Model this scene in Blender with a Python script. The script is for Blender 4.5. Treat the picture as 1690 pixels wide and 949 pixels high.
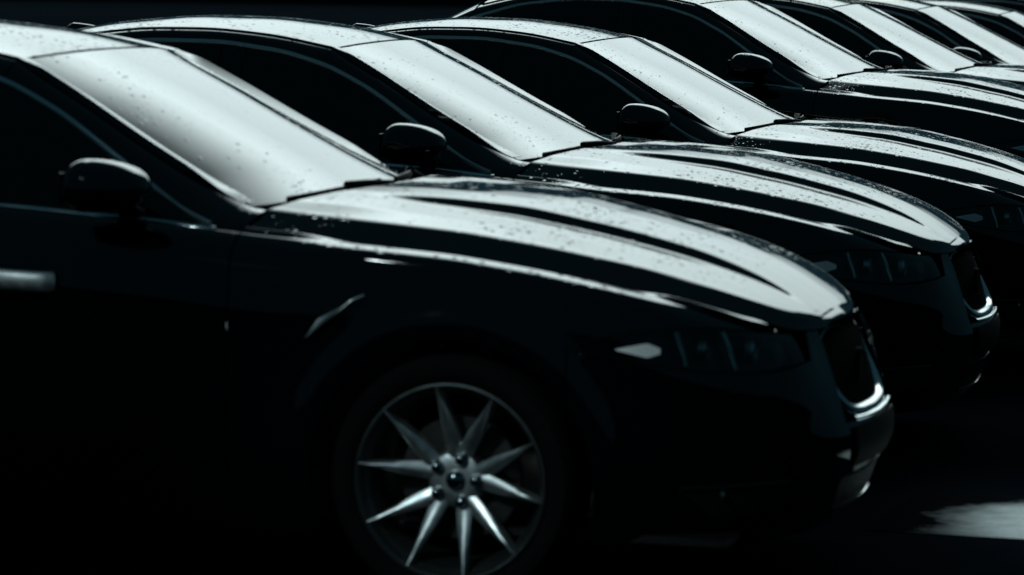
import bpy, bmesh, math, random
import numpy as np
from mathutils import Vector, Matrix

random.seed(7)
np.random.seed(7)
for o in list(bpy.data.objects):
    bpy.data.objects.remove(o, do_unlink=True)
SC = bpy.context.scene
COL = SC.collection
PI = math.pi

# ------------------------------------------------------------------ camera
cd = bpy.data.cameras.new('camera')
cam = bpy.data.objects.new('camera', cd)
COL.objects.link(cam)
SC.camera = cam
CX, CY, CZ, YAW, PITCH, ROLL, FPX = 2.6994, -9.3234, 1.6967, 0.2921, 0.0945, 0.0106, 5597.3
fw = Vector((-math.sin(YAW) * math.cos(PITCH), math.cos(YAW) * math.cos(PITCH), -math.sin(PITCH)))
rt = Vector((math.cos(YAW), math.sin(YAW), 0))
up = rt.cross(fw)
r2 = math.cos(ROLL) * rt + math.sin(ROLL) * up
u2 = -math.sin(ROLL) * rt + math.cos(ROLL) * up
M = Matrix(((r2.x, u2.x, -fw.x, CX), (r2.y, u2.y, -fw.y, CY), (r2.z, u2.z, -fw.z, CZ), (0, 0, 0, 1)))
cam.matrix_world = M
cd.sensor_width = 36.0
cd.lens = 36.0 * FPX / 1690.0
cd.clip_start = 0.1
cd.clip_end = 2000
cd.dof.use_dof = True
cd.dof.focus_distance = 16.0
cd.dof.aperture_fstop = 4.5

# ------------------------------------------------------------------ world and lamps
world = bpy.data.worlds.new('World')
SC.world = world
world.use_nodes = True
bg = world.node_tree.nodes['Background']
bg.inputs[0].default_value = (0.22, 0.70, 0.95, 1)
bg.inputs[1].default_value = 0.042


def area_lamp(name, loc, target, sx, sy, radiance, color):
    ld = bpy.data.lights.new(name, 'AREA')
    ld.shape = 'RECTANGLE'
    ld.size, ld.size_y = sx, sy
    ld.energy = radiance * math.pi * sx * sy      # Cycles: radiance = energy / (pi * area)
    ld.color = color
    lo = bpy.data.objects.new(name, ld)
    COL.objects.link(lo)
    lo.location = loc
    d = Vector(target) - Vector(loc)
    lo.rotation_euler = d.to_track_quat('-Z', 'Y').to_euler()
    return lo


# added area lamp in place of bright sky beyond the row, mirrored in every car:
# one tall soft source, its brightness shaped by height and fading out toward its top
sky_stand_in = area_lamp('sky_stand_in_lamp', (-62, 130, 87.5), (-62, 0, 87.5), 170, 135, 4.5, (0.83, 0.99, 1.0))
ln = sky_stand_in.data
ln.use_nodes = True
lt_ = ln.node_tree
em = lt_.nodes['Emission']
geo = lt_.nodes.new('ShaderNodeNewGeometry')
sp_ = lt_.nodes.new('ShaderNodeSeparateXYZ')
lt_.links.new(geo.outputs['Position'], sp_.inputs[0])
hz_ = lt_.nodes.new('ShaderNodeMapRange')
hz_.inputs[1].default_value = 20.0
hz_.inputs[2].default_value = 155.0
lt_.links.new(sp_.outputs[2], hz_.inputs[0])
rm = lt_.nodes.new('ShaderNodeValToRGB')
cre = rm.color_ramp.elements
for k_, (p_, v_) in enumerate(((0.0, .14), (.022, .24), (.052, .34), (.24, .50), (.38, .82), (.46, .76), (.57, .46), (.69, .15), (.85, 0.0))):
    e_ = cre[k_] if k_ < 2 else cre.new(p_)
    e_.position = p_
    e_.color = (v_, v_, v_, 1)
lt_.links.new(hz_.outputs[0], rm.inputs[0])
lt_.links.new(rm.outputs[0], em.inputs['Strength'])
# added, unseen narrow spots on the camera's side, each aimed at one place:
# the glints on wheel, vent, door handle, headlamp and the light on the ground patch
def add_spot(target, watts, angle, blend=0.5, loc=(-2.9, -8.6, 6.2)):
    sl = bpy.data.lights.new('added_spot', 'SPOT')
    sl.energy = watts
    sl.color = (0.80, 0.98, 1.0)
    sl.shadow_soft_size = 0.35
    sl.spot_size = math.radians(angle)
    sl.spot_blend = blend
    so = bpy.data.objects.new('added_spot', sl)
    COL.objects.link(so)
    so.location = loc
    so.rotation_euler = (Vector(target) - Vector(loc)).to_track_quat('-Z', 'Y').to_euler()


add_spot((-0.02, -.9, .27), 1100, 8.2, .45)
add_spot((-1.28, -.95, .83), 2400, 2.2)
add_spot((0.50, -.75, .69), 1100, 3.2)
add_spot((1.52, 1.16, 0.0), 4800, 6.0, 1.0, (5.5, -7.5, 6.5))

vs = SC.view_settings
vs.view_transform = 'Standard'
vs.look = 'None'
vs.exposure = 0.0
vs.gamma = 1.0
vs.use_curve_mapping = False
SC.render.engine = 'CYCLES'

# ------------------------------------------------------------------ materials


def mat(name):
    m = bpy.data.materials.new(name)
    m.use_nodes = True
    nt = m.node_tree
    return m, nt, nt.nodes['Principled BSDF']


def simple(name, col, rough=0.5, metal=0.0, spec=0.5, noise=0.0, nscale=30.0):
    m, nt, b = mat(name)
    b.inputs['Base Color'].default_value = (*col, 1)
    b.inputs['Roughness'].default_value = rough
    b.inputs['Metallic'].default_value = metal
    b.inputs['Specular IOR Level'].default_value = spec
    if noise > 0:
        tc = nt.nodes.new('ShaderNodeTexCoord')
        n = nt.nodes.new('ShaderNodeTexNoise')
        n.inputs['Scale'].default_value = nscale
        n.inputs['Detail'].default_value = 5
        nt.links.new(tc.outputs['Object'], n.inputs['Vector'])
        r = nt.nodes.new('ShaderNodeMapRange')
        r.inputs[1].default_value = 0.3
        r.inputs[2].default_value = 0.7
        r.inputs[3].default_value = max(0.02, rough - noise)
        r.inputs[4].default_value = rough + noise
        nt.links.new(n.outputs[0], r.inputs[0])
        nt.links.new(r.outputs[0], b.inputs['Roughness'])
    return m


def add_rain(nt, normal_inputs, strength=0.42, scale=40.0, amount=0.22, steep=(.90, .96)):
    """raindrops: domed cells of a Voronoi field, only on upward faces"""
    N, Lk = nt.nodes, nt.links
    tc = N.new('ShaderNodeTexCoord')
    oi = N.new('ShaderNodeObjectInfo')
    ad = N.new('ShaderNodeVectorMath'); ad.operation = 'ADD'
    Lk.new(tc.outputs['Object'], ad.inputs[0])
    sc = N.new('ShaderNodeVectorMath'); sc.operation = 'SCALE'; sc.inputs[3].default_value = 7.0
    cmb = N.new('ShaderNodeCombineXYZ')
    Lk.new(oi.outputs['Random'], cmb.inputs[0]); Lk.new(oi.outputs['Random'], cmb.inputs[1])
    Lk.new(cmb.outputs[0], sc.inputs[0]); Lk.new(sc.outputs[0], ad.inputs[1])
    hs = []
    for scl, amt, rad in ((scale, amount, 0.36), (scale * 2.3, amount * 0.8, 0.34)):
        v = N.new('ShaderNodeTexVoronoi'); v.inputs['Scale'].default_value = scl
        Lk.new(ad.outputs[0], v.inputs['Vector'])
        dome = N.new('ShaderNodeMapRange'); dome.interpolation_type = 'SMOOTHSTEP'
        dome.inputs[1].default_value = rad; dome.inputs[2].default_value = 0.05
        dome.inputs[3].default_value = 0; dome.inputs[4].default_value = 1
        Lk.new(v.outputs['Distance'], dome.inputs[0])
        sep = N.new('ShaderNodeSeparateColor'); Lk.new(v.outputs['Color'], sep.inputs[0])
        nz = N.new('ShaderNodeTexNoise'); nz.inputs['Scale'].default_value = 3.0
        Lk.new(ad.outputs[0], nz.inputs['Vector'])
        th = N.new('ShaderNodeMapRange'); th.inputs[1].default_value = .46; th.inputs[2].default_value = .66
        th.inputs[3].default_value = amt * .55; th.inputs[4].default_value = amt * 3.4
        Lk.new(nz.outputs[0], th.inputs[0])
        lt = N.new('ShaderNodeMath'); lt.operation = 'LESS_THAN'
        Lk.new(sep.outputs[0], lt.inputs[0]); Lk.new(th.outputs[0], lt.inputs[1])
        mu = N.new('ShaderNodeMath'); mu.operation = 'MULTIPLY'
        Lk.new(dome.outputs[0], mu.inputs[0]); Lk.new(lt.outputs[0], mu.inputs[1])
        m2 = N.new('ShaderNodeMath'); m2.operation = 'DIVIDE'; m2.inputs[1].default_value = scl
        Lk.new(mu.outputs[0], m2.inputs[0])
        hs.append(m2)
    s = N.new('ShaderNodeMath'); s.operation = 'ADD'
    Lk.new(hs[0].outputs[0], s.inputs[0]); Lk.new(hs[1].outputs[0], s.inputs[1])
    ge = N.new('ShaderNodeNewGeometry')
    sx = N.new('ShaderNodeSeparateXYZ'); Lk.new(ge.outputs['True Normal'], sx.inputs[0])
    upm = N.new('ShaderNodeMapRange'); upm.inputs[1].default_value = steep[0]; upm.inputs[2].default_value = steep[1]
    Lk.new(sx.outputs[2], upm.inputs[0])
    hm = N.new('ShaderNodeMath'); hm.operation = 'MULTIPLY'
    Lk.new(s.outputs[0], hm.inputs[0]); Lk.new(upm.outputs[0], hm.inputs[1])
    bp = N.new('ShaderNodeBump'); bp.inputs['Strength'].default_value = strength; bp.inputs['Distance'].default_value = 0.35
    Lk.new(hm.outputs[0], bp.inputs['Height'])
    for i in normal_inputs:
        Lk.new(bp.outputs[0], i)


def make_paint():
    m, nt, b = mat('black_paint')
    b.inputs['Base Color'].default_value = (0.0008, 0.0019, 0.0030, 1)
    b.inputs['Roughness'].default_value = 0.5
    b.inputs['Specular IOR Level'].default_value = 0.0
    b.inputs['Coat Weight'].default_value = 1.0
    b.inputs['Coat Roughness'].default_value = 0.03
    b.inputs['Coat IOR'].default_value = 1.55
    add_rain(nt, [b.inputs['Normal'], b.inputs['Coat Normal']])
    return m


def make_glass(name, tint, ior=1.5, rough=0.015, rain=False):
    m = bpy.data.materials.new(name)
    m.use_nodes = True
    nt = m.node_tree
    nt.nodes.clear()
    out = nt.nodes.new('ShaderNodeOutputMaterial')
    tr = nt.nodes.new('ShaderNodeBsdfTransparent'); tr.inputs[0].default_value = (*tint, 1)
    gl = nt.nodes.new('ShaderNodeBsdfGlossy'); gl.inputs['Roughness'].default_value = rough
    gl.inputs['Color'].default_value = (1, 1, 1, 1)
    fr = nt.nodes.new('ShaderNodeFresnel'); fr.inputs['IOR'].default_value = ior
    mx = nt.nodes.new('ShaderNodeMixShader')
    nt.links.new(fr.outputs[0], mx.inputs[0]); nt.links.new(tr.outputs[0], mx.inputs[1]); nt.links.new(gl.outputs[0], mx.inputs[2])
    nt.links.new(mx.outputs[0], out.inputs[0])
    if rain:
        add_rain(nt, [gl.inputs['Normal']], strength=0.2, scale=44.0, amount=0.09, steep=(.5, .7))
    return m


MT = {}
MT['paint'] = make_paint()
MT['windscreen'] = make_glass('windscreen_glass', (0.30, 0.36, 0.36), 1.62, 0.02, True)
MT['glass'] = make_glass('tinted_glass', (0.04, 0.05, 0.055), 1.5)
MT['lens'] = make_glass('lamp_lens', (0.85, 0.9, 0.9), 1.45)
MT['chrome'] = simple('chrome', (0.72, 0.78, 0.78), 0.12, 1.0, noise=0.03, nscale=14)
MT['satin'] = simple('satin_chrome', (0.66, 0.72, 0.72), 0.34, 1.0, noise=0.05, nscale=20)
MT['brushed'] = simple('brushed_metal', (0.66, 0.72, 0.72), 0.50, 1.0, noise=0.1, nscale=60)
MT['matt'] = simple('matt_black', (0.0025, 0.003, 0.0035), 0.8, spec=0.08)
MT['trim'] = simple('black_trim', (0.005, 0.006, 0.007), 0.5, spec=0.3, noise=0.1, nscale=60)
MT['rubber'] = simple('tyre_rubber', (0.004, 0.004, 0.0045), 0.8, spec=0.03, noise=0.1, nscale=50)
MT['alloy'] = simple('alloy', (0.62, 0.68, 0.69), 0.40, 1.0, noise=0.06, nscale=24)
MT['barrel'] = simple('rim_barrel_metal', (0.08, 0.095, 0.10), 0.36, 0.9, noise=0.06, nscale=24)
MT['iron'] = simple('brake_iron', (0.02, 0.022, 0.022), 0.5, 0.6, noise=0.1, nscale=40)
MT['interior'] = simple('cabin_plastic', (0.006, 0.0065, 0.007), 0.7, spec=0.2, noise=0.1, nscale=40)
MT['leather'] = simple('seat_leather', (0.008, 0.008, 0.008), 0.6, spec=0.3, noise=0.1, nscale=60)
MT['reflector'] = simple('lamp_reflector', (0.60, 0.68, 0.68), 0.32, 1.0)
MT['darkchrome'] = simple('dark_chrome', (0.22, 0.25, 0.26), 0.12, 1.0)
MT['prism'] = simple('prism_reflector', (0.80, 0.86, 0.86), 0.5, 0.0)
MT['lampblack'] = simple('lamp_housing', (0.008, 0.010, 0.011), 0.35)
MT['plate'] = simple('number_plate_white', (0.010, 0.011, 0.011), 0.6, spec=0.1)
MT['gloss'] = simple('gloss_black', (0.003, 0.0035, 0.004), 0.12)


def make_asphalt():
    m, nt, b = mat('wet_asphalt')
    N, Lk = nt.nodes, nt.links
    tc = N.new('ShaderNodeTexCoord')
    n1 = N.new('ShaderNodeTexNoise'); n1.inputs['Scale'].default_value = 0.9; n1.inputs['Detail'].default_value = 6
    n2 = N.new('ShaderNodeTexNoise'); n2.inputs['Scale'].default_value = 120; n2.inputs['Detail'].default_value = 3
    for n in (n1, n2):
        Lk.new(tc.outputs['Object'], n.inputs['Vector'])
    cr = N.new('ShaderNodeValToRGB')
    cr.color_ramp.elements[0].position = 0.35; cr.color_ramp.elements[0].color = (0.004, 0.007, 0.010, 1)
    cr.color_ramp.elements[1].position = 0.7; cr.color_ramp.elements[1].color = (0.008, 0.012, 0.016, 1)
    Lk.new(n2.outputs[0], cr.inputs[0]); Lk.new(cr.outputs[0], b.inputs['Base Color'])
    mr = N.new('ShaderNodeMapRange'); mr.inputs[1].default_value = 0.4; mr.inputs[2].default_value = 0.65
    mr.inputs[3].default_value = 0.6; mr.inputs[4].default_value = 0.9
    Lk.new(n1.outputs[0], mr.inputs[0]); Lk.new(mr.outputs[0], b.inputs['Roughness'])
    bp = N.new('ShaderNodeBump'); bp.inputs['Strength'].default_value = 0.5; bp.inputs['Distance'].default_value = 0.01
    Lk.new(n2.outputs[0], bp.inputs['Height']); Lk.new(bp.outputs[0], b.inputs['Normal'])
    b.inputs['Specular IOR Level'].default_value = 0.0
    return m


def make_light_pool():
    m, nt, b = mat('painted_light_pool')
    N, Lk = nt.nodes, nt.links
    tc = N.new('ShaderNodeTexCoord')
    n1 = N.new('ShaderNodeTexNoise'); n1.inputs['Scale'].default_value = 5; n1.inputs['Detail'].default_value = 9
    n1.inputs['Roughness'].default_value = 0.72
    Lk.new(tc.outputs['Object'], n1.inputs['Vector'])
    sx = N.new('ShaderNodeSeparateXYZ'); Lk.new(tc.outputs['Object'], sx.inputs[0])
    # pool of light painted in colour, fading toward both ends and the far side
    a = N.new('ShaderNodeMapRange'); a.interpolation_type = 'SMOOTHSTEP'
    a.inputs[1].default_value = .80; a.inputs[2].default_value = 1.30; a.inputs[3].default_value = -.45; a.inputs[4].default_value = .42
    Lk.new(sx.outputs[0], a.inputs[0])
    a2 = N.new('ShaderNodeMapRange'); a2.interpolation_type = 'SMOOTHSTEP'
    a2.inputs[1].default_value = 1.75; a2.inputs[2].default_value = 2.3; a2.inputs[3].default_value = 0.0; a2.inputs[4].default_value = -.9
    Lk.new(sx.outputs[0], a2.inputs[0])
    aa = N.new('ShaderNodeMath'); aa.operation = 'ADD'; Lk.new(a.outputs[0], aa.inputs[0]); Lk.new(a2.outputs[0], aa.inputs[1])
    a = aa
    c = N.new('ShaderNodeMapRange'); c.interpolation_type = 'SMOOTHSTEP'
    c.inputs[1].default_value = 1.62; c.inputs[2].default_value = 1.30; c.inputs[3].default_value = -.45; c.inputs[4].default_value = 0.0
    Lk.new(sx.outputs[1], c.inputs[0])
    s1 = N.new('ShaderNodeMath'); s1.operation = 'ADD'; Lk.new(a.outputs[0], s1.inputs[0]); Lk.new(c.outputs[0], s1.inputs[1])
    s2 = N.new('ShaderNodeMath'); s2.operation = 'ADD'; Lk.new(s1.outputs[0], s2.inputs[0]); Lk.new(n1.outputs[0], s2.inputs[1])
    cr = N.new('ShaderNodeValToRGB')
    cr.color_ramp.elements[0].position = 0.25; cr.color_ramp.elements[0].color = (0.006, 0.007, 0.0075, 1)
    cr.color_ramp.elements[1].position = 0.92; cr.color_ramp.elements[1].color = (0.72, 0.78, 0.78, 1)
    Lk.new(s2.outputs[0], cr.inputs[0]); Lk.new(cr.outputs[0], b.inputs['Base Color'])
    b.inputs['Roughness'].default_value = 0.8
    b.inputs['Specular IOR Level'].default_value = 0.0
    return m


MT['asphalt'] = make_asphalt()
MT['light_pool'] = make_light_pool()

# ------------------------------------------------------------------ curve helpers


def gsmooth(a, sig):
    if sig <= 0.3:
        return a
    n = int(sig * 4) + 1
    k = np.exp(-0.5 * (np.arange(-n, n + 1) / sig) ** 2); k /= k.sum()
    # odd extension keeps the end points and end slopes
    left = 2 * a[0] - a[1:n + 1][::-1]
    right = 2 * a[-1] - a[-n - 1:-1][::-1]
    return np.convolve(np.concatenate([left, a, right]), k, 'valid')


class Curve:
    """smooth function through (x, y) pairs: piecewise linear, then gaussian blurred"""

    def __init__(self, pts, sig, n=1600):
        xs = np.array([p[0] for p in pts], float); ys = np.array([p[1] for p in pts], float)
        o = np.argsort(xs); xs, ys = xs[o], ys[o]
        self.x = np.linspace(xs[0], xs[-1], n)
        self.y = gsmooth(np.interp(self.x, xs, ys), sig / (self.x[1] - self.x[0]))

    def __call__(self, x):
        return np.interp(x, self.x, self.y)


class Path:
    """smooth polyline in 3-D (or 2-D), u in 0..1 by length"""

    def __init__(self, pts, sig, n=1200):
        p = np.array(pts, float)
        d = np.concatenate([[0], np.cumsum(np.linalg.norm(np.diff(p, axis=0), axis=1))])
        self.len = d[-1]
        self.u = np.linspace(0, 1, n)
        self.p = np.stack([gsmooth(np.interp(self.u * d[-1], d, p[:, i]), sig / (d[-1] / (n - 1))) for i in range(p.shape[1])], -1)

    def __call__(self, u):
        u = np.asarray(u, float)
        return np.stack([np.interp(u, self.u, self.p[:, i]) for i in range(self.p.shape[1])], -1)


def sstep(a, b, x):
    t = np.clip((np.asarray(x, float) - a) / (b - a), 0, 1)
    return t * t * (3 - 2 * t)


# ------------------------------------------------------------------ mesh helpers
PIV = 1.2     # car meshes are stored relative to (x = -1.2, y = 0, ground)


def link(name, me, m, parent):
    o = bpy.data.objects.new(name, me)
    COL.objects.link(o)
    o.parent = parent
    if m is not None:
        me.materials.append(m)
    return o


def finish(me, sharp=35):
    for p in me.polygons:
        p.use_smooth = True
    me.set_sharp_from_angle(angle=math.radians(sharp))


def raw(name, V, F, m, parent, sharp=35, shift=True):
    V = np.array(V, float)
    if shift:
        V = V + np.array([PIV, 0, 0])
    me = bpy.data.meshes.new(name)
    me.from_pydata(V.tolist(), [], [list(f) for f in F])
    me.update()
    finish(me, sharp)
    return link(name, me, m, parent)


def grid_faces(ni, nj, close_i=False, close_j=False):
    F = []
    for i in range(ni if close_i else ni - 1):
        for j in range(nj if close_j else nj - 1):
            a = i * nj + j; b = ((i + 1) % ni) * nj + j
            c = ((i + 1) % ni) * nj + (j + 1) % nj; d = i * nj + (j + 1) % nj
            F.append((a, b, c, d))
    return F


def vnormals(V, F):
    N = np.zeros_like(V)
    Fa = np.array(F)
    n = np.cross(V[Fa[:, 2]] - V[Fa[:, 0]], V[Fa[:, 3]] - V[Fa[:, 1]])
    for k in range(4):
        np.add.at(N, Fa[:, k], n)
    L = np.linalg.norm(N, axis=1); L[L == 0] = 1
    return N / L[:, None]


def sheet(name, P, m, parent, thick=0.004, outward=None, sharp=35):
    """P: (ni, nj, 3) grid of points -> panel with real thickness and a turned edge"""
    P = np.asarray(P, float)
    ni, nj = P.shape[:2]
    V = P.reshape(-1, 3)
    F = grid_faces(ni, nj)
    N = vnormals(V, F)
    ctr = V.mean(0)
    ref = np.array(outward if outward is not None else (ctr - np.array([-1.3, 0, 0.55])))
    if (N @ ref).sum() < 0:
        F = [f[::-1] for f in F]; N = -N
    if thick <= 0:
        return raw(name, V, F, m, parent, sharp)
    n = len(V)
    V2 = np.concatenate([V, V - N * thick])
    F2 = list(F) + [tuple(x + n for x in f[::-1]) for f in F]
    cnt = {}
    for f in F:
        for k in range(4):
            e = (f[k], f[(k + 1) % 4]); cnt[e] = 1
    for (a, b) in list(cnt):
        if (b, a) not in cnt:
            F2.append((b, a, a + n, b + n))
    return raw(name, V2, F2, m, parent, sharp)


def mirror_pts(P, s):
    P = np.array(P, float)
    P[..., 1] *= s
    return P


def tube(name, pts, rad, m, parent, nseg=10, flat=(1.0, 1.0), closed=False, taper=None, shift=True):
    p = np.array(pts, float)
    n = len(p)
    t = np.gradient(p, axis=0) if not closed else (np.roll(p, -1, 0) - np.roll(p, 1, 0))
    t /= np.linalg.norm(t, axis=1)[:, None]
    ref = np.array([0, 0, 1.0])
    V = []
    for i in range(n):
        a = np.cross(t[i], ref)
        if np.linalg.norm(a) < 1e-3:
            a = np.cross(t[i], [0, 1, 0])
        a /= np.linalg.norm(a); b = np.cross(a, t[i])
        r = rad * (taper[i] if taper is not None else 1)
        for k in range(nseg):
            th = 2 * PI * k / nseg
            V.append(p[i] + a * math.cos(th) * r * flat[0] + b * math.sin(th) * r * flat[1])
    F = grid_faces(n, nseg, close_i=closed, close_j=True)
    if not closed:
        F = list(F) + [tuple(range(nseg))[::-1], tuple(range((n - 1) * nseg, n * nseg))]
    return raw(name, V, F, m, parent, 40, shift)


def lathe(name, prof, m, parent, center, seg=48, sharp=35, a0=0.0, a1=2 * PI):
    """prof: list of (radius, y offset toward +y); axis is the car's y axis"""
    V = []
    for k in range(seg):
        th = 2 * PI * k / seg
        for r, y in prof:
            V.append((center[0] + r * math.cos(th), center[1] + y, center[2] + r * math.sin(th)))
    F = grid_faces(seg, len(prof), close_i=True)
    return raw(name, V, F, m, parent, sharp)


def rbox(name, c, size, m, parent, bev=0.01, rot=(0, 0, 0), seg=3, shift=True):
    bm = bmesh.new()
    bmesh.ops.create_cube(bm, size=1)
    bmesh.ops.scale(bm, vec=size, verts=bm.verts)
    if bev > 0:
        bmesh.ops.bevel(bm, geom=bm.edges[:], offset=bev, segments=seg, profile=0.5, affect='EDGES')
    from mathutils import Euler
    bm.transform(Matrix.Translation(Vector(c) + Vector((PIV if shift else 0, 0, 0))) @ Euler(rot).to_matrix().to_4x4())
    me = bpy.data.meshes.new(name)
    bm.to_mesh(me); bm.free()
    finish(me, 40)
    return link(name, me, m, parent)


def tag(o, label, cat, group=None):
    o['label'] = label; o['category'] = cat
    if group:
        o['group'] = group
    return o


# ------------------------------------------------------------------ ground
CARS = [  # x, y, z, yaw of each car of the row (fitted to the photograph)
    (0, 0, 0, 0), (-0.1522, 3.0141, -0.0323, 0.0109), (-0.1102, 6.2026, -0.0761, -0.0189),
    (-0.2585, 9.2417, 0.0781, -0.0756), (-0.1415, 12.1373, 0.0364, -0.0164), (-0.1071, 14.9761, -0.0007, -0.0152),
    (0.0403, 17.8243, -0.0625, 0.0), (0.05, 20.7, 0.0, 0.0)]
GZ = Curve([(-400, 0), (-3, 0), (-1.2, 0), (1.2, 0)] + [(c[1] + d, c[2]) for c in CARS[1:] for d in (-1.1, 1.1)] + [(24, 0), (400, 0)], 0.0, 40001)


def ground_z(y):
    return GZ(y)


def build_ground():
    ys = np.concatenate([[-300, -60, -20], np.arange(-6, 26, 0.25), [40, 90, 400]])
    xs = np.array([-300, -60, -20, -8, -5, -2.5, 0, 2.5, 5, 8, 20, 60, 300], float)
    V = [(x, y, float(ground_z(y))) for x in xs for y in ys]
    F = [f[::-1] for f in grid_faces(len(xs), len(ys))]
    me = bpy.data.meshes.new('ground')
    me.from_pydata(V, [], F); me.update()
    for p in me.polygons:
        p.use_smooth = True
    if me.polygons[0].normal.z < 0:
        me.flip_normals()
    o = link('ground', me, MT['asphalt'], None)
    o['kind'] = 'structure'
    return o


build_ground()

# ------------------------------------------------------------------ the car: form curves
WHX = (0.0, -2.909)          # axle positions
WZ, RARCH = 0.34, 0.385
PLAN = Path([(-4.06, 0), (-4.055, .18), (-4.03, .40), (-3.96, .64), (-3.82, .79), (-3.5, .872), (-2.9, .925), (-2.2, .932),
             (-1.2, .935), (-.4, .935), (0, .93), (.22, .91), (.38, .882), (.52, .835), (.65, .765), (.77, .665), (.86, .54),
             (.915, .40), (.945, .24), (.957, .11), (.96, 0)], 0.05, 4000)
PP = PLAN.p.copy(); PP[0, 1] = 0; PP[-1, 1] = 0
PT = np.gradient(PP, axis=0); PT /= np.linalg.norm(PT, axis=1)[:, None]
PN = np.stack([-PT[:, 1], PT[:, 0]], -1)           # outward in plan (to +w, to nose)
PN[-1] = (1, 0); PN[0] = (-1, 0)
if PN[2000, 1] < 0:
    PN = -PN; PN[-1] = (1, 0); PN[0] = (-1, 0)
PU = PLAN.u
iside = slice(700, 3999)


def u_of_x(x):
    return np.interp(x, PP[:, 0], PU)


CREST = Curve([(-4.06, .99), (-3.7, 1.045), (-3.3, 1.06), (-2.6, 1.055), (-1.9, 1.045), (-1.3, 1.030), (-.84, .998), (-.70, .984), (-.55, .970),
               (-.27, .956), (0, .937), (.24, .902), (.45, .862), (.6, .822), (.72, .783), (.82, .748), (.90, .728), (.96, .718)], 0.05)
DT = Curve([(-.001, .103), (0, .102), (.001, .078), (.0045, .052), (.011, .031), (.026, .017), (.055, .010), (.12, .004), (.2, 0), (1.2, 0)], 0.0015, 12000)
DF = Curve([(-.01, .09), (0, .085), (.05, .062), (.12, .036), (.20, .010), (.25, -.004), (.29, -.02), (.36, -.018), (.42, 0), (1.2, 0.0)], 0.02)
DT2 = Curve([(-.001, .102), (0, .10), (.012, .078), (.026, .058), (.045, .038), (.075, .019), (.12, .007), (.2, 0), (1.2, 0)], 0.004, 12000)
BT = Curve([(-.2, .12), (.16, .10), (.20, .06), (.26, .032), (.33, .014), (.345, .012), (.36, .004), (.44, 0), (2, 0)], 0.012)


def surf(u, z, off=0.0):
    """point of the lower body skin (w >= 0) at plan parameter u, height z"""
    u = np.asarray(u, float); z = np.asarray(z, float)
    x = np.interp(u, PU, PP[:, 0]); w = np.interp(u, PU, PP[:, 1])
    nx = np.interp(u, PU, PN[:, 0]); ny = np.interp(u, PU, PN[:, 1])
    zc = CREST(x)
    fr = 1 - sstep(.30, .62, w)
    fr = np.where(x > 0, fr, 0)
    k2 = np.maximum(sstep(.42, .66, x), .8 * sstep(-.22, -.50, x))
    tt = np.clip(zc - z, -.001, 1.2)
    d = (1 - fr) * ((1 - k2) * DT(tt) + k2 * DT2(tt)) + fr * DF(np.clip(zc - z, -.01, 1.2)) + BT(z)
    for xc in WHX:
        r = np.hypot(x - xc, z - WZ)
        d = d - .013 * np.exp(-((r - .425) / .034) ** 2) * sstep(.2, .4, z)
    d = d - off
    return np.stack([x - nx * d, np.maximum(w - ny * d, 0) if np.ndim(w) == 0 else np.maximum(w - ny * d, 0), z], -1)


def arch_z(x, r=RARCH):
    z = np.full(np.shape(x), -1.0)
    for xc in WHX:
        dx = np.abs(np.asarray(x) - xc)
        z = np.where(dx < r, WZ + np.sqrt(np.maximum(r * r - dx * dx, 0)), z)
    return z


def skin_panel(name, us, zl, zu, m, parent, sgn, n=24, power=1.0, thick=0.006, off=0.0, flange=None):
    """strip of the skin between the heights zl(u) and zu(u)"""
    P = []
    g = 1 - (1 - np.linspace(0, 1, n)) ** power
    for u, a, b in zip(us, zl, zu):
        zz = a + (b - a) * g
        row = surf(np.full(n, u), zz, off)
        if flange is not None:
            row = np.concatenate([row, flange(u)])
        P.append(row)
    return sheet(name, mirror_pts(np.array(P), sgn), m, parent, thick)


SHUT = Curve([(-4.1, .135), (.45, .135), (.70, .115), (.86, .095), (.96, .088)], 0.05)


def inset_pt(u, d):
    x = np.interp(u, PU, PP[:, 0]); w = np.interp(u, PU, PP[:, 1])
    nx = np.interp(u, PU, PN[:, 0]); ny = np.interp(u, PU, PN[:, 1])
    return np.stack([x - nx * d, np.maximum(w - ny * d, 0)], -1)


RISE = lambda x: .022 * np.maximum(sstep(.42, .66, x), .8 * sstep(-.22, -.50, x) * (1 - sstep(-.70, -1.0, x))) * (1 - sstep(.80, .93, x))


def shut_line(u):
    x = np.interp(u, PU, PP[:, 0])
    p = inset_pt(u, SHUT(x))
    return np.concatenate([p, np.asarray(CREST(x) - .003 + RISE(x))[..., None]], -1)


def crest_flange(u):
    x = float(np.interp(u, PU, PP[:, 0])); zc = float(CREST(x)); ds = float(SHUT(x))
    out = []
    rs = float(RISE(x))
    for d, dz in ((ds - .016, -.0003 + rs * .5), (ds - .006, -.0022 + rs * .85), (ds - .003, -.004 + rs), (ds - .002, -.014 + rs)):
        p = inset_pt(u, d)
        out.append((p[0], p[1], zc + dz))
    return np.array(out)


def crest_flange_door(u):
    x = float(np.interp(u, PU, PP[:, 0])); zc = float(CREST(x))
    out = []
    for d, dz in ((.106, .0), (.110, -.003), (.111, -.02)):
        p = inset_pt(u, d)
        out.append((p[0], p[1], zc + dz))
    return np.array(out)


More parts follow.
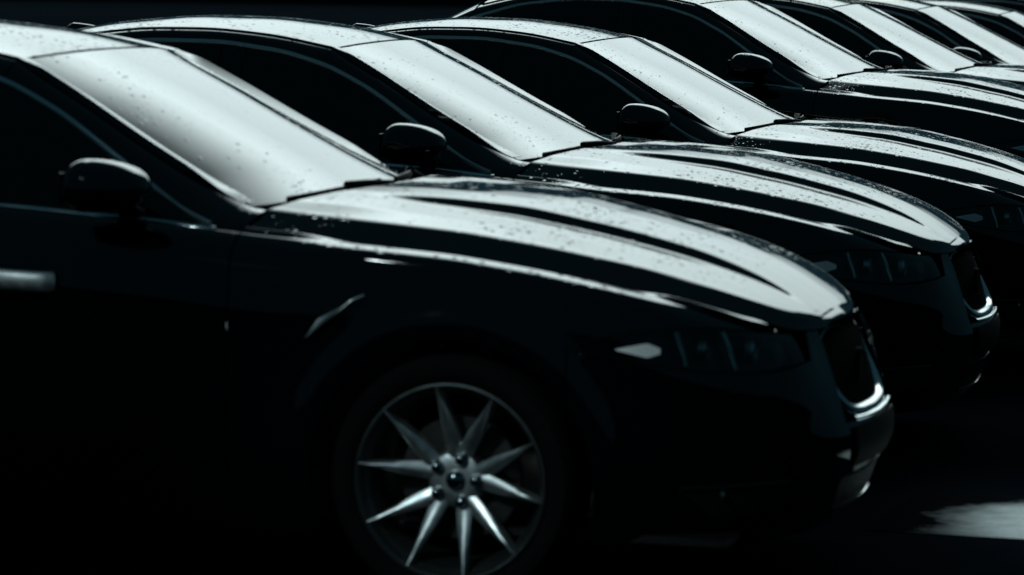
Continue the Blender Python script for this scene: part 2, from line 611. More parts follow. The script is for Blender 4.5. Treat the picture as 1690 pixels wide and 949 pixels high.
# hood height field -------------------------------------------------
HC = Curve([(-.62, 1.074), (-.45, 1.070), (-.25, 1.061), (0, 1.041), (.25, .998), (.50, .935), (.67, .870), (.78, .808), (.85, .758), (.90, .716)], 0.05)
HE = Curve([(-.65, 1.034), (-.45, 1.018), (-.3, 1.006), (-.05, .987), (.2, .951), (.45, .901), (.6, .856), (.72, .810), (.82, .758), (.90, .716)], 0.05)
WE = Curve([(-.65, .70), (-.3, .705), (0, .70), (.25, .675), (.45, .635), (.62, .55), (.75, .46), (.84, .36), (.9, .27)], 0.05)
WC = Curve([(-.65, .40), (-.35, .37), (0, .325), (.4, .265), (.7, .215), (.9, .19)], 0.08)
CD = Curve([(-.65, 0), (-.48, .004), (-.30, .017), (0, .023), (.5, .022), (.66, .016), (.78, .005), (.88, 0)], 0.05)


def hood_section(x, ws, zs, n=72):
    """heights from the shut line (ws, zs) to the centre"""
    we = min(float(WE(x)), .86 * ws); ze = float(HE(x)); zc = float(HC(x)); wc = min(float(WC(x)), .55 * ws); cdp = float(CD(x))
    zm = ze + (zc - ze) * .72        # height of the bulge foot before its step
    foot = wc + .045
    f = min(1.0, ws / .5)
    if ze < zs:
        ze = zs + .001
    pts = [(0, zc), (wc * .5, zc - .0015 * f), (wc, zc - .005 * f - .001), (foot, zc - .006 * f - cdp - .002), (foot + .03, zc - .007 * f - cdp - .003),
           (foot + .03 + (we - foot - .03) * .5, ze + (zc - .007 * f - cdp - .003 - ze) * .64), (we - .02, ze + .003), (we, ze), (ws, zs)]
    if foot + .04 > we:
        pts = [(0, zc), (we, ze), (ws, zs)]
    # dense sampling and a light blur across
    g = np.linspace(0, ws, 400)
    xs = np.array([p[0] for p in pts]); zz = np.array([p[1] for p in pts])
    ext = np.concatenate([-g[::-1][:-1], g])
    v = np.interp(np.abs(ext), xs, zz)
    v = gsmooth(v, .008 / (g[1] - g[0]) if ws > .05 else 1)[399:]
    q = np.linspace(0, 1, n)
    wv = ws * q
    return wv, np.interp(wv, g, v)


COWL_X = lambda w: -.465 - .170 * (np.abs(w) / .692) ** 2.2
COWL_Z = lambda w: 1.052 - .021 * (np.abs(w) / .692) ** 2


def build_hood(parent):
    us = np.concatenate([np.linspace(u_of_x(-.60), u_of_x(.75), 70), np.linspace(u_of_x(.75), 1.0, 60)[1:]])
    P = []
    for u in us:
        sx, sw, sz = shut_line(u)
        sw = max(sw - .004, 0.002)
        wv, zv = hood_section(sx, sw, sz)
        row = np.stack([np.full_like(wv, sx), wv, zv], -1)
        full = np.concatenate([mirror_pts(row[1:][::-1], -1), row])
        P.append(full)
    P = np.array(P)
    # pull the rear rows onto the cowl curve
    x0 = P[0, :, 0].copy()
    for j in range(P.shape[1]):
        w = P[:, j, 1]
        xr = COWL_X(w[0]) + .035
        xx = P[:, j, 0]
        t = sstep(.1, -.6, xx) if False else np.clip((.2 - xx) / .8, 0, 1)
        P[:, j, 0] = xx + t * (xr - x0[j])
    for i in range(P.shape[0]):          # heights follow the moved x
        pass
    return sheet('hood', P, MT['paint'], parent, .008, outward=(0, 0, 1), sharp=30)


# greenhouse curves --------------------------------------------------
WS_E = Path([(-1.385, .582, 1.420), (-1.18, .613, 1.311), (-.96, .650, 1.186), (-.80, .674, 1.101), (-.70, .686, 1.056), (-.635, .692, 1.031)], .03)
WS_C = Path([(-1.325, 0, 1.443), (-1.10, 0, 1.340), (-.90, 0, 1.241), (-.70, 0, 1.144), (-.58, 0, 1.090), (-.465, 0, 1.052)], .05)
# window-line (top of the side glass), front corner to rear corner
DLO = Path([(-.705, .828, .994), (-.79, .800, 1.020), (-.86, .779, 1.062), (-1.02, .735, 1.163), (-1.20, .694, 1.276), (-1.37, .662, 1.356), (-1.55, .642, 1.406),
            (-1.80, .630, 1.438), (-2.10, .624, 1.440), (-2.40, .634, 1.404), (-2.70, .664, 1.318), (-2.92, .712, 1.228), (-3.05, .765, 1.140), (-3.09, .800, 1.085)], .04)
RAIL = Path([(-1.385, .582, 1.420), (-1.60, .572, 1.461), (-1.85, .565, 1.484), (-2.15, .560, 1.482), (-2.45, .560, 1.445), (-2.65, .570, 1.398)], .06)
ROOF_C = Path([(-1.325, 0, 1.443), (-1.55, 0, 1.492), (-1.80, 0, 1.523), (-2.10, 0, 1.530), (-2.40, 0, 1.505), (-2.70, 0, 1.450)], .06)
RG_E = Path([(-2.665, .570, 1.394), (-2.95, .600, 1.265), (-3.2, .635, 1.145), (-3.40, .665, 1.075)], .05)
RG_C = Path([(-2.715, 0, 1.447), (-3.0, 0, 1.31), (-3.3, 0, 1.17), (-3.50, 0, 1.085)], .05)


def crowned(E, Cc, nv, nu, pw=2.3, v0=0.0, v1=1.0, umax=1.0):
    P = []
    for v in np.linspace(v0, v1, nv):
        e, c = E(v), Cc(v)
        row = []
        for q in np.linspace(-umax, umax, nu):
            k = abs(q) ** pw
            row.append((c[0] + (e[0] - c[0]) * k, e[1] * q, c[2] + (e[2] - c[2]) * k))
        P.append(row)
    return np.array(P)


def ruled(A, B, nv, nw, bulge=.012, v0=0, v1=1, inset=0.0):
    """patch between two 3-D paths with an outward bulge"""
    P = []
    for v in np.linspace(v0, v1, nv):
        a, b = A(v), B(v)
        d = b - a
        tg = A(min(v + .01, 1)) - A(max(v - .01, 0))
        n = np.cross(tg, d); n /= max(np.linalg.norm(n), 1e-9)
        if n[1] + n[2] < 0:
            n = -n
        row = []
        for t in np.linspace(inset, 1 - inset, nw):
            row.append(a + d * t + n * bulge * 4 * t * (1 - t))
        P.append(row)
    return np.array(P)


# ------------------------------------------------------------------ wheel
def build_wheel(parent, sgn, xc, detailed, phase=1.726):
    """sgn -1: the side nearest the camera. y grows inward for that side"""
    yo = sgn * .90
    root = bpy.data.objects.new('wheel', None)
    COL.objects.link(root); root.parent = parent
    root.location = (xc + PIV, yo, WZ)
    c = (-PIV, 0, 0)     # raw() adds PIV again

    def Y(y):           # y: depth from the rim face toward the car's middle
        return -sgn * y
    lathe('tyre', [(r, Y(y)) for r, y in ((.262, .012), (.275, -.002), (.295, -.010), (.318, -.006), (.333, .010), (.340, .032), (.341, .10), (.341, .17), (.338, .20), (.32, .225), (.28, .232), (.258, .22))],
          MT['rubber'], root, c, 72)
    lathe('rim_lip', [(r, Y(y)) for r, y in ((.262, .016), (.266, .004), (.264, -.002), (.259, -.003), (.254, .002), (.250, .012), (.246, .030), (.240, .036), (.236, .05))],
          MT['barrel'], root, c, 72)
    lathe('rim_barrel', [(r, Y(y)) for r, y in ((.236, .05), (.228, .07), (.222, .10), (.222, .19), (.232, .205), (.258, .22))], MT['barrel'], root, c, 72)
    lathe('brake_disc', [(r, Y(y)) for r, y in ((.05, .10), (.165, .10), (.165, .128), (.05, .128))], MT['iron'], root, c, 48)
    lathe('hub', [(r, Y(y)) for r, y in ((.001, .052), (.03, .052), (.058, .050), (.072, .056), (.080, .070), (.080, .10))], MT['alloy'], root, c, 48)
    # spokes: blade that tapers from a broad root to a knife tip
    stations = [(.050, .0225, .052, .075), (.080, .0225, .047, .074), (.105, .0215, .040, .073), (.135, .0185, .031, .071), (.170, .0140, .020, .066),
                (.205, .0095, .010, .060), (.235, .0055, .003, .052), (.258, .0028, -.001, .044)]

    def spoke_geo(ang, lean):
        V = []
        for i, (r, hw, y0, y1) in enumerate(stations):
            skew = lean * (1 - (r - .056) / .2) * .012
            ca, sa = math.cos(ang), math.sin(ang)
            # section: ridge, two shoulders, two back edges
            for tq, yy in ((skew - hw * .95, y0 + .010), (skew - hw * .25, y0 + .0005), (skew + hw * .45, y0), (skew + hw, y0 + .006), (skew + hw * .9, y1), (skew - hw * .9, y1)):
                V.append((r * ca - tq * sa, Y(yy), r * sa + tq * ca))
        n = 6
        F = grid_faces(len(stations), n, close_j=True)
        F = list(F) + [tuple(range(n)), tuple(range((len(stations) - 1) * n, len(stations) * n))[::-1]]
        if sgn < 0:
            pass
        return V, F
    if detailed:
        for k in range(10):
            V, F = spoke_geo(phase - k * PI / 5, 1 if k % 2 else -1)
            raw('spoke', V, F, MT['alloy'], root, 50, False)
    else:
        VV, FF = [], []
        for k in range(10):
            V, F = spoke_geo(phase - k * PI / 5, 1 if k % 2 else -1)
            b = len(VV); VV += V; FF += [tuple(i + b for i in f) for f in F]
        raw('spokes', VV, FF, MT['alloy'], root, 50, False)
    cap = lathe('centre_cap', [(r, Y(y)) for r, y in ((.0005, .030), (.008, .0305), (.016, .033), (.023, .039), (.027, .048), (.028, .058))], MT['darkchrome'], root, c, 32)
    if detailed:
        for k in range(5):
            a = math.radians(217 + 72 * k)
            lc = (c[0] + .060 * math.cos(a), 0, .060 * math.sin(a))
            lathe('lug_nut', [(r, Y(y)) for r, y in ((.0005, .028), (.006, .0288), (.012, .032), (.016, .038), (.018, .046), (.0185, .06))], MT['darkchrome'], root, lc, 20)
    return root


# ------------------------------------------------------------------ car assembly
def build_car(name, detailed=True):
    root = bpy.data.objects.new(name, None)
    COL.objects.link(root)
    R = root
    paint = MT['paint']
    hood = build_hood(R)

    # ---- lower skin, both sides
    HT = Curve([(.30, .712), (.36, .727), (.45, .745), (.55, .757), (.66, .757), (.76, .745), (.84, .730), (.93, .712)], 0.02)
    HB = Curve([(.30, .708), (.36, .700), (.45, .682), (.55, .662), (.66, .645), (.76, .637), (.84, .642), (.93, .66)], 0.02)
    uH0, uH1 = float(u_of_x(.315)), float(u_of_x(.885))
    uG = float(np.interp(.30, PP[::-1][:1500, 1], PU[::-1][:1500]))       # plan parameter where w = .30 at the nose
    for s in (-1, 1):
        # fender: behind, over and in front of the wheel, then the strip above the headlamp
        xs = np.concatenate([np.linspace(-.612, -RARCH - .001, 10), RARCH * np.cos(np.linspace(PI, math.acos(.312 / RARCH), 40))])
        us = u_of_x(xs); zl = np.maximum(arch_z(xs), .205); zu = CREST(xs)
        skin_panel('fender', us, zl, zu, paint, R, s, 40, 2.4, .006, 0, crest_flange)
        xs = np.linspace(.3125, .86, 44); us = u_of_x(xs)
        skin_panel('fender_nose', us, np.maximum(HT(xs) + .004, .70), CREST(xs), paint, R, s, 24, 2.0, .006, 0, crest_flange)
        # bumper corner under the headlamp, up to the grille
        xa = np.concatenate([RARCH * np.cos(np.linspace(math.acos(.316 / RARCH), 0.0, 16)), np.linspace(.39, .86, 34)])
        us = np.concatenate([u_of_x(xa), np.linspace(u_of_x(.86), uG, 26)[1:]])
        xx = np.interp(us, PU, PP[:, 0]); ww = np.interp(us, PU, PP[:, 1])
        zl = np.maximum(arch_z(xx), .17)
        zu = np.where(ww > .43, HB(xx) - .004, HB(xx) - .004 + sstep(.45, .37, ww) * (CREST(xx) - .006 - HB(xx) + .004))
        skin_panel('bumper_corner', us, zl, zu, paint, R, s, 34, 1.0)
        # headlamp: housing, lens and what sits inside
        hus = np.linspace(uH0, uH1, 46); hx = np.interp(hus, PU, PP[:, 0])
        hl = bpy.data.objects.new('headlight', None); COL.objects.link(hl); hl.parent = R
        zl, zu = HB(hx), HT(hx)
        skin_panel('housing', hus, zl - .01, zu + .01, MT['lampblack'], hl, s, 8, 1, .004, -.055)
        skin_panel('lens', hus, zl - .001, zu + .001, MT['lens'], hl, s, 12, 1, .0, -.001)
        bz = np.array([surf(u, z, -.003) for u, z in zip(np.concatenate([hus, hus[::-1]]), np.concatenate([zu, zl[::-1]]))])
        tube('bezel', mirror_pts(bz, s), .003, MT['matt'], hl, 6, closed=True)
        for frac, rad in ((.50, .032), (.72, .034)):
            u = uH0 + (uH1 - uH0) * frac
            x = float(np.interp(u, PU, PP[:, 0])); zc = float((HB(x) + HT(x)) / 2)
            p = surf(u, zc, -.045)
            V = []
            for k in range(24):
                for rr, dx in ((rad, .004), (rad * .96, .018), (rad * .80, .024), (rad * .78, .012), (rad * .6, .020), (rad * .3, .026), (.0005, .028)):
                    th = 2 * PI * k / 24
                    V.append((p[0] + dx, p[1] - dx * .0 + rr * math.cos(th), p[2] + rr * math.sin(th)))
            raw('projector', mirror_pts(np.array(V), s), grid_faces(24, 7, close_i=True), MT['reflector'], hl, 30)
        # tail reflector blade (the pale triangle) and two light guides
        tr = []
        for t in np.linspace(0, 1, 8):
            u = uH0 + (uH1 - uH0) * (.17 + .16 * t); x = float(np.interp(u, PU, PP[:, 0]))
            zb, zt = float(HB(x)), float(HT(x)); zm = (zb + zt) / 2 - .006
            h = (.002 + .036 * (t / .7 if t < .7 else 1 - (t - .7) / .45))
            tr.append([surf(u, zm - h * .5, .004), surf(u, zm + h * .5, .0015)])
        sheet('side_reflector', mirror_pts(np.array(tr), s), MT['prism'], hl, .002, sharp=30)
        for frac in (.40, .60):
            pts = []
            for t in np.linspace(0, 1, 8):
                u = uH0 + (uH1 - uH0) * (frac + .03 * t); x = float(np.interp(u, PU, PP[:, 0]))
                zb, zt = float(HB(x)) + .008, float(HT(x)) - .008
                pts.append(surf(u, zt + (zb - zt) * t, -.022))
            tube('light_guide', mirror_pts(np.array(pts), s), .009, MT['reflector'], hl, 8)
        # sill
        xs = np.linspace(-2.50, -.40, 30)
        skin_panel('sill', u_of_x(xs), np.full(30, .17), np.full(30, .247), MT['paint'], R, s, 8, 1, .006, -.001)
        # doors
        for nm, x0, x1, gap in (('front_door', -1.745, -.618, 0), ('rear_door', -2.62, -1.751, 1)):
            xs = np.linspace(x0, x1, 46)
            zl = np.full(46, .25)
            if gap:
                zl = np.maximum(zl, arch_z(xs, .42)); zl = np.where(xs < -2.489, np.maximum(zl, .40), zl)
            dr = skin_panel(nm, u_of_x(xs), zl, CREST(xs), paint, R, s, 36, 2.2, .008, 0, crest_flange_door)
            hx0 = x0 + (.36 if not gap else .10)
            hp = [surf(float(u_of_x(hx0 + .27 * t)), .845 - .012 * t, .008 + .034 * math.sin(PI * min(max(t, .0), 1.0)) ** .5) for t in np.linspace(0, 1, 18)]
            h = tube('door_handle', mirror_pts(np.array(hp), s), .022, MT['brushed'], dr, 12, flat=(.55, 1.25))
        # rear quarter
        xq = np.concatenate([-2.909 + RARCH * np.cos(np.linspace(math.acos(.285 / RARCH), PI, 40)), np.linspace(-3.30, -3.78, 14)])
        zl = np.maximum(arch_z(xq), np.where(xq < -3.29, .40, .2))
        skin_panel('rear_quarter', u_of_x(xq), zl, CREST(xq), paint, R, s, 36, 2.2, .006, 0, crest_flange)
        xs = np.linspace(-2.622, -2.50, 5)
        # rear bumper half and tail lamp
        ub = np.concatenate([u_of_x(np.linspace(-3.27, -3.80, 14)), np.linspace(float(u_of_x(-3.80)), 0.0, 40)[1:]])
        xb = np.interp(ub, PU, PP[:, 0])
        skin_panel('rear_bumper', ub, np.maximum(arch_z(xb), .20), np.where(xb > -3.78, .395, .62), paint, R, s, 16)
        ub = np.linspace(float(u_of_x(-3.785)), 0.0, 40); xb = np.interp(ub, PU, PP[:, 0])
        skin_panel('tail_panel', ub, np.full(40, .625), CREST(xb) - .004, paint, R, s, 16)
        ub = np.linspace(float(u_of_x(-3.70)), float(u_of_x(-4.02)), 20)
        skin_panel('tail_lamp', ub, np.full(20, .78), np.full(20, .90), MT['gloss'], R, s, 6, 1, .004, .004)

        # ---- greenhouse sides
        AE = Path([WS_E(v) for v in np.linspace(0, 1, 30)] + [(-.595, .70, 1.028)], .01)
        # windscreen pillar and roof rail: from the glass edge out to the window line
        dl_u = np.linspace(0, 1, 400); dl = DLO(dl_u)
        uA = dl_u[np.argmin(np.abs(dl[:, 0] + 1.40))]
        PA = Path([AE(v) for v in np.linspace(0, 1, 40)], .01)
        PB = Path([DLO(uA * (1 - v)) for v in np.linspace(0, 1, 40)] + [(-.66, .826, .9815), (-.618, .815, .973)], .01)
        P = ruled(PA, PB, 48, 12, .010)
        sheet('windscreen_pillar', mirror_pts(P, s), paint, R, .006, outward=(0, s, .6))
        RB = Path([DLO(uA + (.80 - uA) * v) for v in np.linspace(0, 1, 40)], .01)
        P = ruled(RAIL, RB, 40, 10, .012)
        sheet('roof_rail', mirror_pts(P, s), paint, R, .006, outward=(0, s, .8))
        # rear pillar down to the shoulder
        CA = Path([RG_E(v) for v in np.linspace(0, 1, 20)], .01)
        sh = [(x, float(inset_pt(u_of_x(x), .11)[1]), float(CREST(x)) - .004) for x in np.linspace(-3.10, -3.42, 6)]
        CB = Path([DLO(v) for v in np.linspace(.80, 1, 14)] + sh, .01)
        P = ruled(CA, CB, 30, 12, .012)
        sheet('rear_pillar', mirror_pts(P, s), paint, R, .006, outward=(0, s, .6))
        # side glass: belt to window line
        def belt(x):
            p = inset_pt(u_of_x(x), .104)
            return np.array([p[0], p[1], float(CREST(x)) + .002])
        top_x = dl[:, 0]

        def glass(nm, xa, xb, m, inset=.006):
            Pg = []
            for x in np.linspace(xa, xb, 26):
                u = np.interp(-x, -top_x, dl_u)
                t = DLO(u); b = belt(x)
                row = []
                for q in np.linspace(0, 1, 10):
                    c = b + (t - b) * q
                    bul = .018 * 4 * q * (1 - q) * min(1, max(0, (t[2] - b[2]) / .3))
                    row.append((c[0], c[1] + bul - inset, c[2] + bul * .4))
                Pg.append(row)
            return sheet(nm, mirror_pts(np.array(Pg), s), m, R, .004, outward=(0, s, .3))
        glass('front_window', -1.70, -.735, MT['glass'])
        glass('door_pillar', -1.795, -1.704, MT['gloss'], .005)
        glass('rear_window', -2.66, -1.80, MT['glass'])
        glass('quarter_window', -3.07, -2.67, MT['glass'])
        # bright trim round the windows
        dv = np.linspace(0.0, 1, 110)
        tp = DLO(dv) + np.array([0, .002, .0])
        tube('window_trim', mirror_pts(tp, s), .0085, MT['satin'], R, 8, flat=(.55, 1.25))
        bp_ = []
        for x in np.linspace(-.690, -3.09, 70):
            b = belt(x)
            k = .5 + .5 * float(sstep(-.69, -.74, x))
            bp_.append([b + np.array([0, dw * k, dz]) for dw, dz in ((-.009, .0055), (.002, .0042), (.011, .0018), (.0145, -.0015), (.015, -.006))])
        sheet('belt_trim', mirror_pts(np.array(bp_), s), MT['chrome'], R, .002, outward=(0, s, 1.2), sharp=50)
        # fender vent blade behind the wheel
        vp = []
        for t in np.linspace(0, 1, 14):
            x = -.372 + .125 * t; z = .738 + .088 * t
            h = .050 * (1 - .72 * t)
            u = float(u_of_x(x))
            vp.append([surf(u, z - h * .5 + k * h, .002 + .016 * (1 - k) + .004 * (1 - t)) + np.array([.030 * (k - .5), 0, 0]) for k in np.linspace(0, 1, 7)])
        sheet('fender_vent', mirror_pts(np.array(vp), s), MT['satin'], R, .004)
        # door mirror
        mr = bpy.data.objects.new('door_mirror', None); COL.objects.link(mr); mr.parent = R
        V = []
        nu_, nv_ = 28, 20
        for i in range(nu_):
            th = 2 * PI * i / nu_
            for j in range(nv_):
                ph = PI * j / (nv_ - 1)
                # ph runs from the front tip (+x) to the flat rear (-x)
                cx_ = math.cos(ph); rr = math.sin(ph) ** (.62 if cx_ < 0 else .8)
                sx = .15 * (cx_ if cx_ > 0 else cx_ * .42)
                ey = math.copysign(abs(math.cos(th)) ** .75, math.cos(th)) * .125 * rr
                ez = math.copysign(abs(math.sin(th)) ** .85, math.sin(th)) * (.082 if math.sin(th) > 0 else .062) * rr
                V.append((-.985 + sx + .05 * (-ey) * 1.2, .965 + ey, 1.092 + ez * (1 + .10 * ey / .12)))
        raw('mirror_shell', mirror_pts(np.array(V), s), grid_faces(nu_, nv_, close_i=True), paint, mr, 50)
        rbox('mirror_glass', (-1.047, s * .965, 1.094), (.006, .16, .085), MT['gloss'], mr, .002, (0, 0, s * .05))
        arm = [(-.93, s * (.84 + .02 * i), 1.018 + .008 * i) for i in range(6)]
        tube('mirror_arm', arm, .028, MT['trim'], mr, 10, flat=(1.5, .55))
        if s > 0:        # the far mirror is folded back along its window
            pv = Vector((-.93 + PIV, .84, 0)); Rm = Matrix.Rotation(math.radians(100), 3, 'Z')
            mr.rotation_euler = (0, 0, math.radians(100)); mr.location = pv - Rm @ pv
        # wheel-arch liners
        for xc in WHX:
            Vl = []
            for a in np.linspace(-.15, PI + .15, 30):
                for y in (.50, .88):
                    Vl.append((xc + .392 * math.cos(a), y, WZ + .392 * math.sin(a)))
            raw('arch_liner', mirror_pts(np.array(Vl), s), grid_faces(30, 2), MT['trim'], R)
        build_wheel(R, s, 0.0, detailed and s < 0)
        build_wheel(R, s, WHX[1], False, 1.2)
        # fog-lamp recess with a bright bar and a lamp
        xs = np.linspace(.60, .845, 20); us = u_of_x(xs)
        fg = skin_panel('fog_recess', us, .325 - .075 * sstep(.60, .70, xs) + .02 * sstep(.74, .85, xs), np.full(20, .338), MT['trim'], R, s, 8, 1, .003, .003)
        fb = np.array([surf(float(u), .341, .006) for u in us])
        tube('fog_blade', mirror_pts(fb, s), .005, MT['gloss'], fg, 8)
        u = float(u_of_x(.70)); p = surf(u, .318, .002)
        V = []
        for k in range(20):
            th = 2 * PI * k / 20
            for rr, d in ((.022, 0), (.021, .010), (.012, .014), (.0005, .016)):
                V.append((p[0] + d * .75, p[1] + d * .65 + rr * math.cos(th) * .6, p[2] + rr * math.sin(th) * .6))
        raw('fog_lamp', mirror_pts(np.array(V), s), grid_faces(20, 4, close_i=True), MT['reflector'], fg, 40)

    # ---- full-width pieces
    # bumper centre under the grille
    uc = np.linspace(uG, 1.0, 24)
    half = lambda zz, off: np.array([surf(np.full(len(zz), u), zz, off) for u in uc])

    def nose(nm, z0, z1, m, nz, off=0.0, thick=.006, wmax=None, parent=R):
        h = half(np.linspace(z0, z1, nz), off)
        if wmax is not None:
            k = [i for i in range(len(uc)) if h[i, 0, 1] <= wmax]
            h = h[k]
        full = np.concatenate([mirror_pts(h[:-1], -1), mirror_pts(h, 1)[::-1]])
        return sheet(nm, full, m, parent, thick, outward=(1, 0, 0))
    nose('bumper_centre', .17, .468, paint, 26)
    nose('lower_intake', .225, .315, MT['trim'], 8, .004, .004, .28)
    sp = nose('chin_blade', .205, .224, MT['chrome'], 4, .010, .006, .26)
    # grille: ring, dark backing, mesh
    gr = bpy.data.objects.new('grille', None); COL.objects.link(gr); gr.parent = R
    ug = lambda w: float(np.interp(w, PP[::-1][:1500, 1], PU[::-1][:1500]))

    def gpt(w, z, off=0.0):
        p = surf(ug(abs(w)), z, off)
        return np.array([p[0], math.copysign(p[1], w) if abs(w) > 1e-6 else 0.0, z])
    ringp = []
    for a in np.linspace(0, 2 * PI, 72, endpoint=False):
        ca, sa = math.cos(a), math.sin(a)
        ww = .290 * math.copysign(abs(ca) ** .42, ca) * (1.0 if sa > 0 else 1 - .16 * abs(sa))
        zz = .594 + .118 * math.copysign(abs(sa) ** .55, sa)
        ringp.append(gpt(ww, zz, -.020))
    ringp = np.array(ringp)
    tp = np.array([.28 + 2.1 * max(0, -(p[2] - .62) / .14) for p in ringp])
    tube('grille_surround', ringp, .0105, MT['chrome'], gr, 10, closed=True, taper=tp)
    back = []
    for z in np.linspace(.468, .72, 8):
        back.append([gpt(w, z, -.07) for w in np.linspace(-.30, .30, 21)])
    sheet('grille_back', np.array(back), MT['matt'], gr, .003, outward=(1, 0, 0))

    def inside(w, z):
        return (abs(w) / .285) ** 3.2 + (abs(z - .594) / .112) ** 3.2 < 1
    VV, FF = [], []
    for fam in (-1, 1):
        for c0 in np.arange(-.60, .61, .03):
            pts = []
            for z in np.linspace(.485, .703, 16):
                w = c0 + fam * (z - .594) * 1.2
                if inside(w, z):
                    pts.append(gpt(w, z, -.022))
            if len(pts) < 2:
                continue
            pts = np.array(pts)
            for i, p in enumerate(pts):
                for dw, dx in ((-.0022, -.004), (.0022, -.004), (.0022, .004), (-.0022, .004)):
                    VV.append(p + np.array([dx, dw, 0]))
            b = len(VV) - 4 * len(pts)
            FF += [tuple(i + b for i in f) for f in grid_faces(len(pts), 4, close_j=True)]
    gm = raw('grille_mesh', VV, FF, MT['matt'], gr, 30)
    gm['kind'] = 'stuff'
    V = []
    for k in range(28):
        th = 2 * PI * k / 28
        bp0 = gpt(0.0, .60, -.012)
        for rr, d in ((.045, -.004), (.045, .008), (.040, .012), (.037, .009), (.0005, .012)):
            V.append((bp0[0] + d, rr * math.cos(th), .60 + rr * math.sin(th)))
    raw('badge', V, grid_faces(28, 5, close_i=True), MT['matt'], gr, 30)
    lp = np.array([gpt(w, .469 + .006 * (abs(w) / .24) ** 2, .006) for w in np.linspace(-.24, .24, 25)])
    tube('bumper_lip', lp, .007, MT['chrome'], R, 8)
    # number plate
    pl = []
    for w in np.linspace(-.26, .26, 13):
        pl.append([gpt(w, z, .012) for z in np.linspace(.345, .455, 5)])
    sheet('number_plate', np.array(pl), MT['plate'], R, .006, outward=(1, 0, 0))

    # ---- glass and roof
    sheet('windscreen', crowned(WS_E, WS_C, 40, 41, 2.0, .006, .985, .985), MT['windscreen'], R, 0, outward=(.5, 0, 1))
    sheet('roof', crowned(RAIL, ROOF_C, 44, 41, 2.2, .006, .99, .995), paint, R, .006, outward=(0, 0, 1))
    sheet('rear_screen', crowned(RG_E, RG_C, 20, 31, 2.4, .01, .99, .985), MT['glass'], R, 0, outward=(-.5, 0, 1))
    # raised mouldings: along the screen pillars and the roof ditches
    def moulding(nm, E, Cc, v0, v1, pw, h0, wd, m):
        for sg in (-1, 1):
            P = []
            for v in np.linspace(v0, v1, 44):
                e, c = E(v), Cc(v)
                row = []
                h = h0 if nm[0] == 'r' else .008 + (h0 - .008) * float(sstep(0, .12, v)) - (h0 - .002) * float(sstep(.72, .96, v))
                for t, dz in ((-wd, .0005), (-wd * .66, h * .33), (-wd * .33, h * .66), (.0, h), (.004, -.016)):
                    q = 1 + t / e[1]
                    k = min(q, 1) ** pw
                    row.append((c[0] + (e[0] - c[0]) * k, sg * e[1] * q, c[2] + (e[2] - c[2]) * k + dz))
                P.append(row)
            sheet(nm, np.array(P), m, R, .001, outward=(0, 0, 1), sharp=30)
    moulding('screen_moulding', WS_E, WS_C, 0, .96, 2.0, .022, .050, MT['paint'])
    moulding('roof_moulding', RAIL, ROOF_C, 0.004, .99, 2.2, .008, .026, MT['paint'])
    # cowl between hood and screen
    cw = []
    for w in np.linspace(-.72, .72, 33):
        x, z = float(COWL_X(w)), float(COWL_Z(w))
        cw.append([(x - .03, w, z - .012), (x + .005, w, z - .016), (x + .03, w, z - .022), (x + .06, w, z - .026)])
    sheet('cowl', np.array(cw), MT['trim'], R, .004, outward=(0, 0, 1))
    # wipers, parked along the base of the screen
    for w0, w1, up0 in ((-.56, -.02, .0), (.04, .60, .012)):
        wr = bpy.data.objects.new('wiper', None); COL.objects.link(wr); wr.parent = R
        pts = []
        for t in np.linspace(0, 1, 16):
            w = w0 + (w1 - w0) * t
            v = .985 - .03 * t
            e, c = WS_E(v), WS_C(v); k = abs(w / e[1]) ** 2.0
            pts.append((c[0] + (e[0] - c[0]) * k + .004, w, c[2] + (e[2] - c[2]) * k + .004 + up0))
        tube('wiper_blade', pts, .0085, MT['trim'], wr, 6, flat=(.7, 1.5))
        x, z = float(COWL_X(w1)), float(COWL_Z(w1))
        mid = np.array(pts[8])
        tube('wiper_arm', [(x + .03, w1, z - .006), (x + .02, w1 - .05, z + .016), tuple((np.array([x, w1 - .05, z + .02]) + mid) / 2 + np.array([0, 0, .006])), tuple(mid + np.array([0, 0, .012]))],
             .012, MT['matt'], wr, 8)
    # boot lid
    bl = []
    for q in np.linspace(0, 1, 16):
        x = -3.44 - .46 * q
        ws_ = float(inset_pt(u_of_x(x), .135)[1]) - .004; zs = float(CREST(x)) - .003
        bl.append([(x - .06 * (1 - (w / ws_) ** 2), w, zs + .028 * (1 - abs(w / ws_) ** 2.6)) for w in np.linspace(-ws_, ws_, 25)])
    sheet('boot_lid', np.array(bl), paint, R, .008, outward=(0, 0, 1))
    # floor pan so that nothing shines through from below
    fl = [[(x, y, .21) for y in (-.78, .78)] for x in (-3.7, .72)]
    sheet('floor_pan', np.array(fl), MT['trim'], R, .02, outward=(0, 0, 1))
    bk = [[(.36, y, z) for z in (.2, .86)] for y in np.linspace(-.5, .5, 5)]
    sheet('radiator_panel', np.array(bk), MT['trim'], R, .02, outward=(1, 0, 0))
    # ---- cabin
    ds = []
    for t in np.linspace(0, 1, 12):
        x = -.55 - .50 * t
        z = 1.015 - .02 * t - .16 * sstep(.72, 1, t)
        hw = .66 + .05 * t
        ds.append([(x, w, z - .03 * (abs(w) / hw) ** 3) for w in np.linspace(-hw, hw, 25)])
    sheet('dashboard', np.array(ds), MT['interior'], R, .03, outward=(0, 0, 1))
    th = np.linspace(0, 2 * PI, 36, endpoint=False)
    sw = [(-1.10 - .07 * math.sin(a), -.37 + .185 * math.cos(a), .93 + .17 * math.sin(a)) for a in th]
    st = tube('steering_wheel', sw, .014, MT['leather'], R, 8, closed=True)
    rbox('wheel_boss', (-1.09, -.37, .92), (.06, .16, .13), MT['interior'], st, .02, (0, -.4, 0))
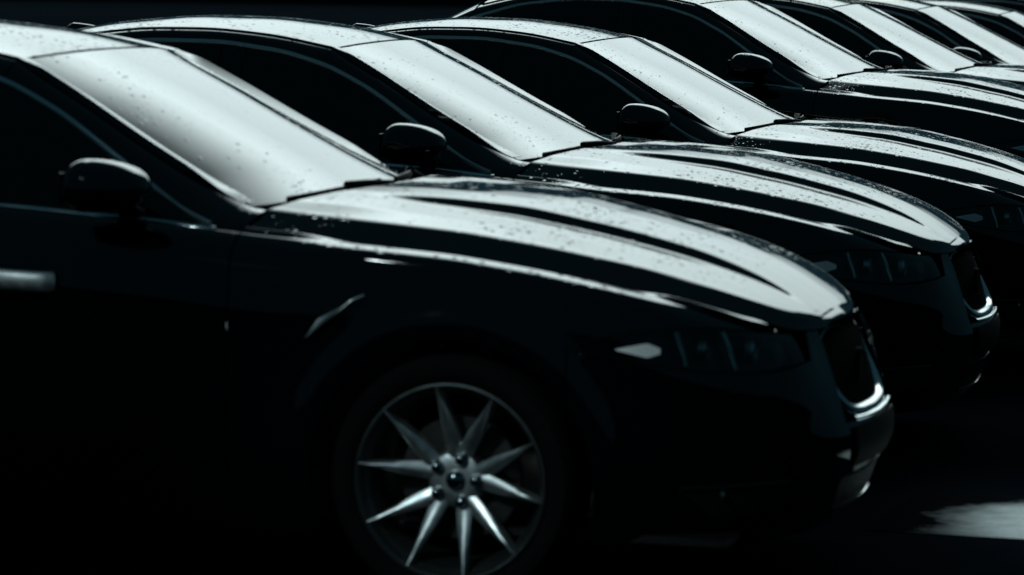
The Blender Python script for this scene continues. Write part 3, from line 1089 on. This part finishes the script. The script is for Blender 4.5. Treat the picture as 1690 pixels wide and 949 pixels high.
    for y in (-.37, .37):
        seat = bpy.data.objects.new('seat', None); COL.objects.link(seat); seat.parent = R
        rbox('cushion', (-1.55, y, .52), (.52, .50, .18), MT['leather'], seat, .06, (0, -.12, 0))
        rbox('backrest', (-1.88, y, .83), (.16, .50, .62), MT['leather'], seat, .06, (0, -.32, 0))
        rbox('headrest', (-1.99, y, 1.20), (.10, .27, .19), MT['leather'], seat, .04, (0, -.25, 0))
    bench = bpy.data.objects.new('rear_bench', None); COL.objects.link(bench); bench.parent = R
    rbox('cushion', (-2.45, 0, .55), (.50, 1.25, .18), MT['leather'], bench, .06, (0, -.1, 0))
    rbox('backrest', (-2.78, 0, .86), (.16, 1.25, .60), MT['leather'], bench, .06, (0, -.42, 0))
    p = WS_C(.16)
    rbox('rear_view_mirror', (p[0] - .10, 0, p[2] - .075), (.03, .23, .065), MT['interior'], R, .014)
    # roof aerial
    V = []
    for i in range(10):
        t = i / 9; x = -2.56 - .14 * t; h = .045 * (t ** .7) * (1 - sstep(.8, 1.0, t) * .5); wd = .022 * math.sin(PI * (.12 + .8 * t)) + .004
        z0 = float(np.interp(-x, -ROOF_C.p[:, 0], ROOF_C.p[:, 2])) - .004
        for k in range(7):
            a = PI * k / 6
            V.append((x, wd * math.cos(a), z0 + h * math.sin(a) ** .6))
    raw('aerial', V, grid_faces(10, 7) + [tuple(range(7)), tuple(range(63, 70))[::-1]], paint, R, 60)
    return root


def copy_tree(o, parent=None):
    c = o.copy()
    COL.objects.link(c)
    c.parent = parent
    for ch in KIDS.get(o.name, []):
        copy_tree(ch, c)
    return c


LABELS = [
    'nearest black saloon car, its silver ten-spoke front wheel in full view',
    'second black saloon car from the camera, right behind the nearest one',
    'third black saloon car from the camera, mid row, curved chrome window trim',
    'fourth black saloon car from the camera, slightly askew, roof cut by the frame top',
    'fifth black saloon car from the camera, toward the top right corner',
    'sixth black saloon car from the camera, only roof and windscreen showing',
    'seventh black saloon car from the camera, windscreen cut by the right edge of the frame',
    'farthest black saloon car, only a sliver of its roof showing at the top right',
]
near = build_car('black_saloon_car', True)
proto = build_car('black_saloon_car', False)
KIDS = {}
for o in COL.objects:
    if o.parent:
        KIDS.setdefault(o.parent.name, []).append(o)
for i, (x, y, z, yw) in enumerate(CARS):
    o = near if i == 0 else proto if i == 1 else copy_tree(proto)
    o.location = (x - PIV, y, z)
    o.rotation_euler = (0, 0, yw)
    tag(o, LABELS[i], 'car', 'black cars parked side by side in a row')

# ------------------------------------------------------------------ pool of light in front of the row, painted as a pale patch
me = bpy.data.meshes.new('light_pool_patch')
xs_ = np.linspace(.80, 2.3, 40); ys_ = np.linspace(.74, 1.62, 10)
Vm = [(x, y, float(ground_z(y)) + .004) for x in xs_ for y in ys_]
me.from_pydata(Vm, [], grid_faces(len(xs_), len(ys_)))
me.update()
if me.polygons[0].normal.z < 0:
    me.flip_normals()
bmk = link('light_pool_patch', me, MT['light_pool'], None)
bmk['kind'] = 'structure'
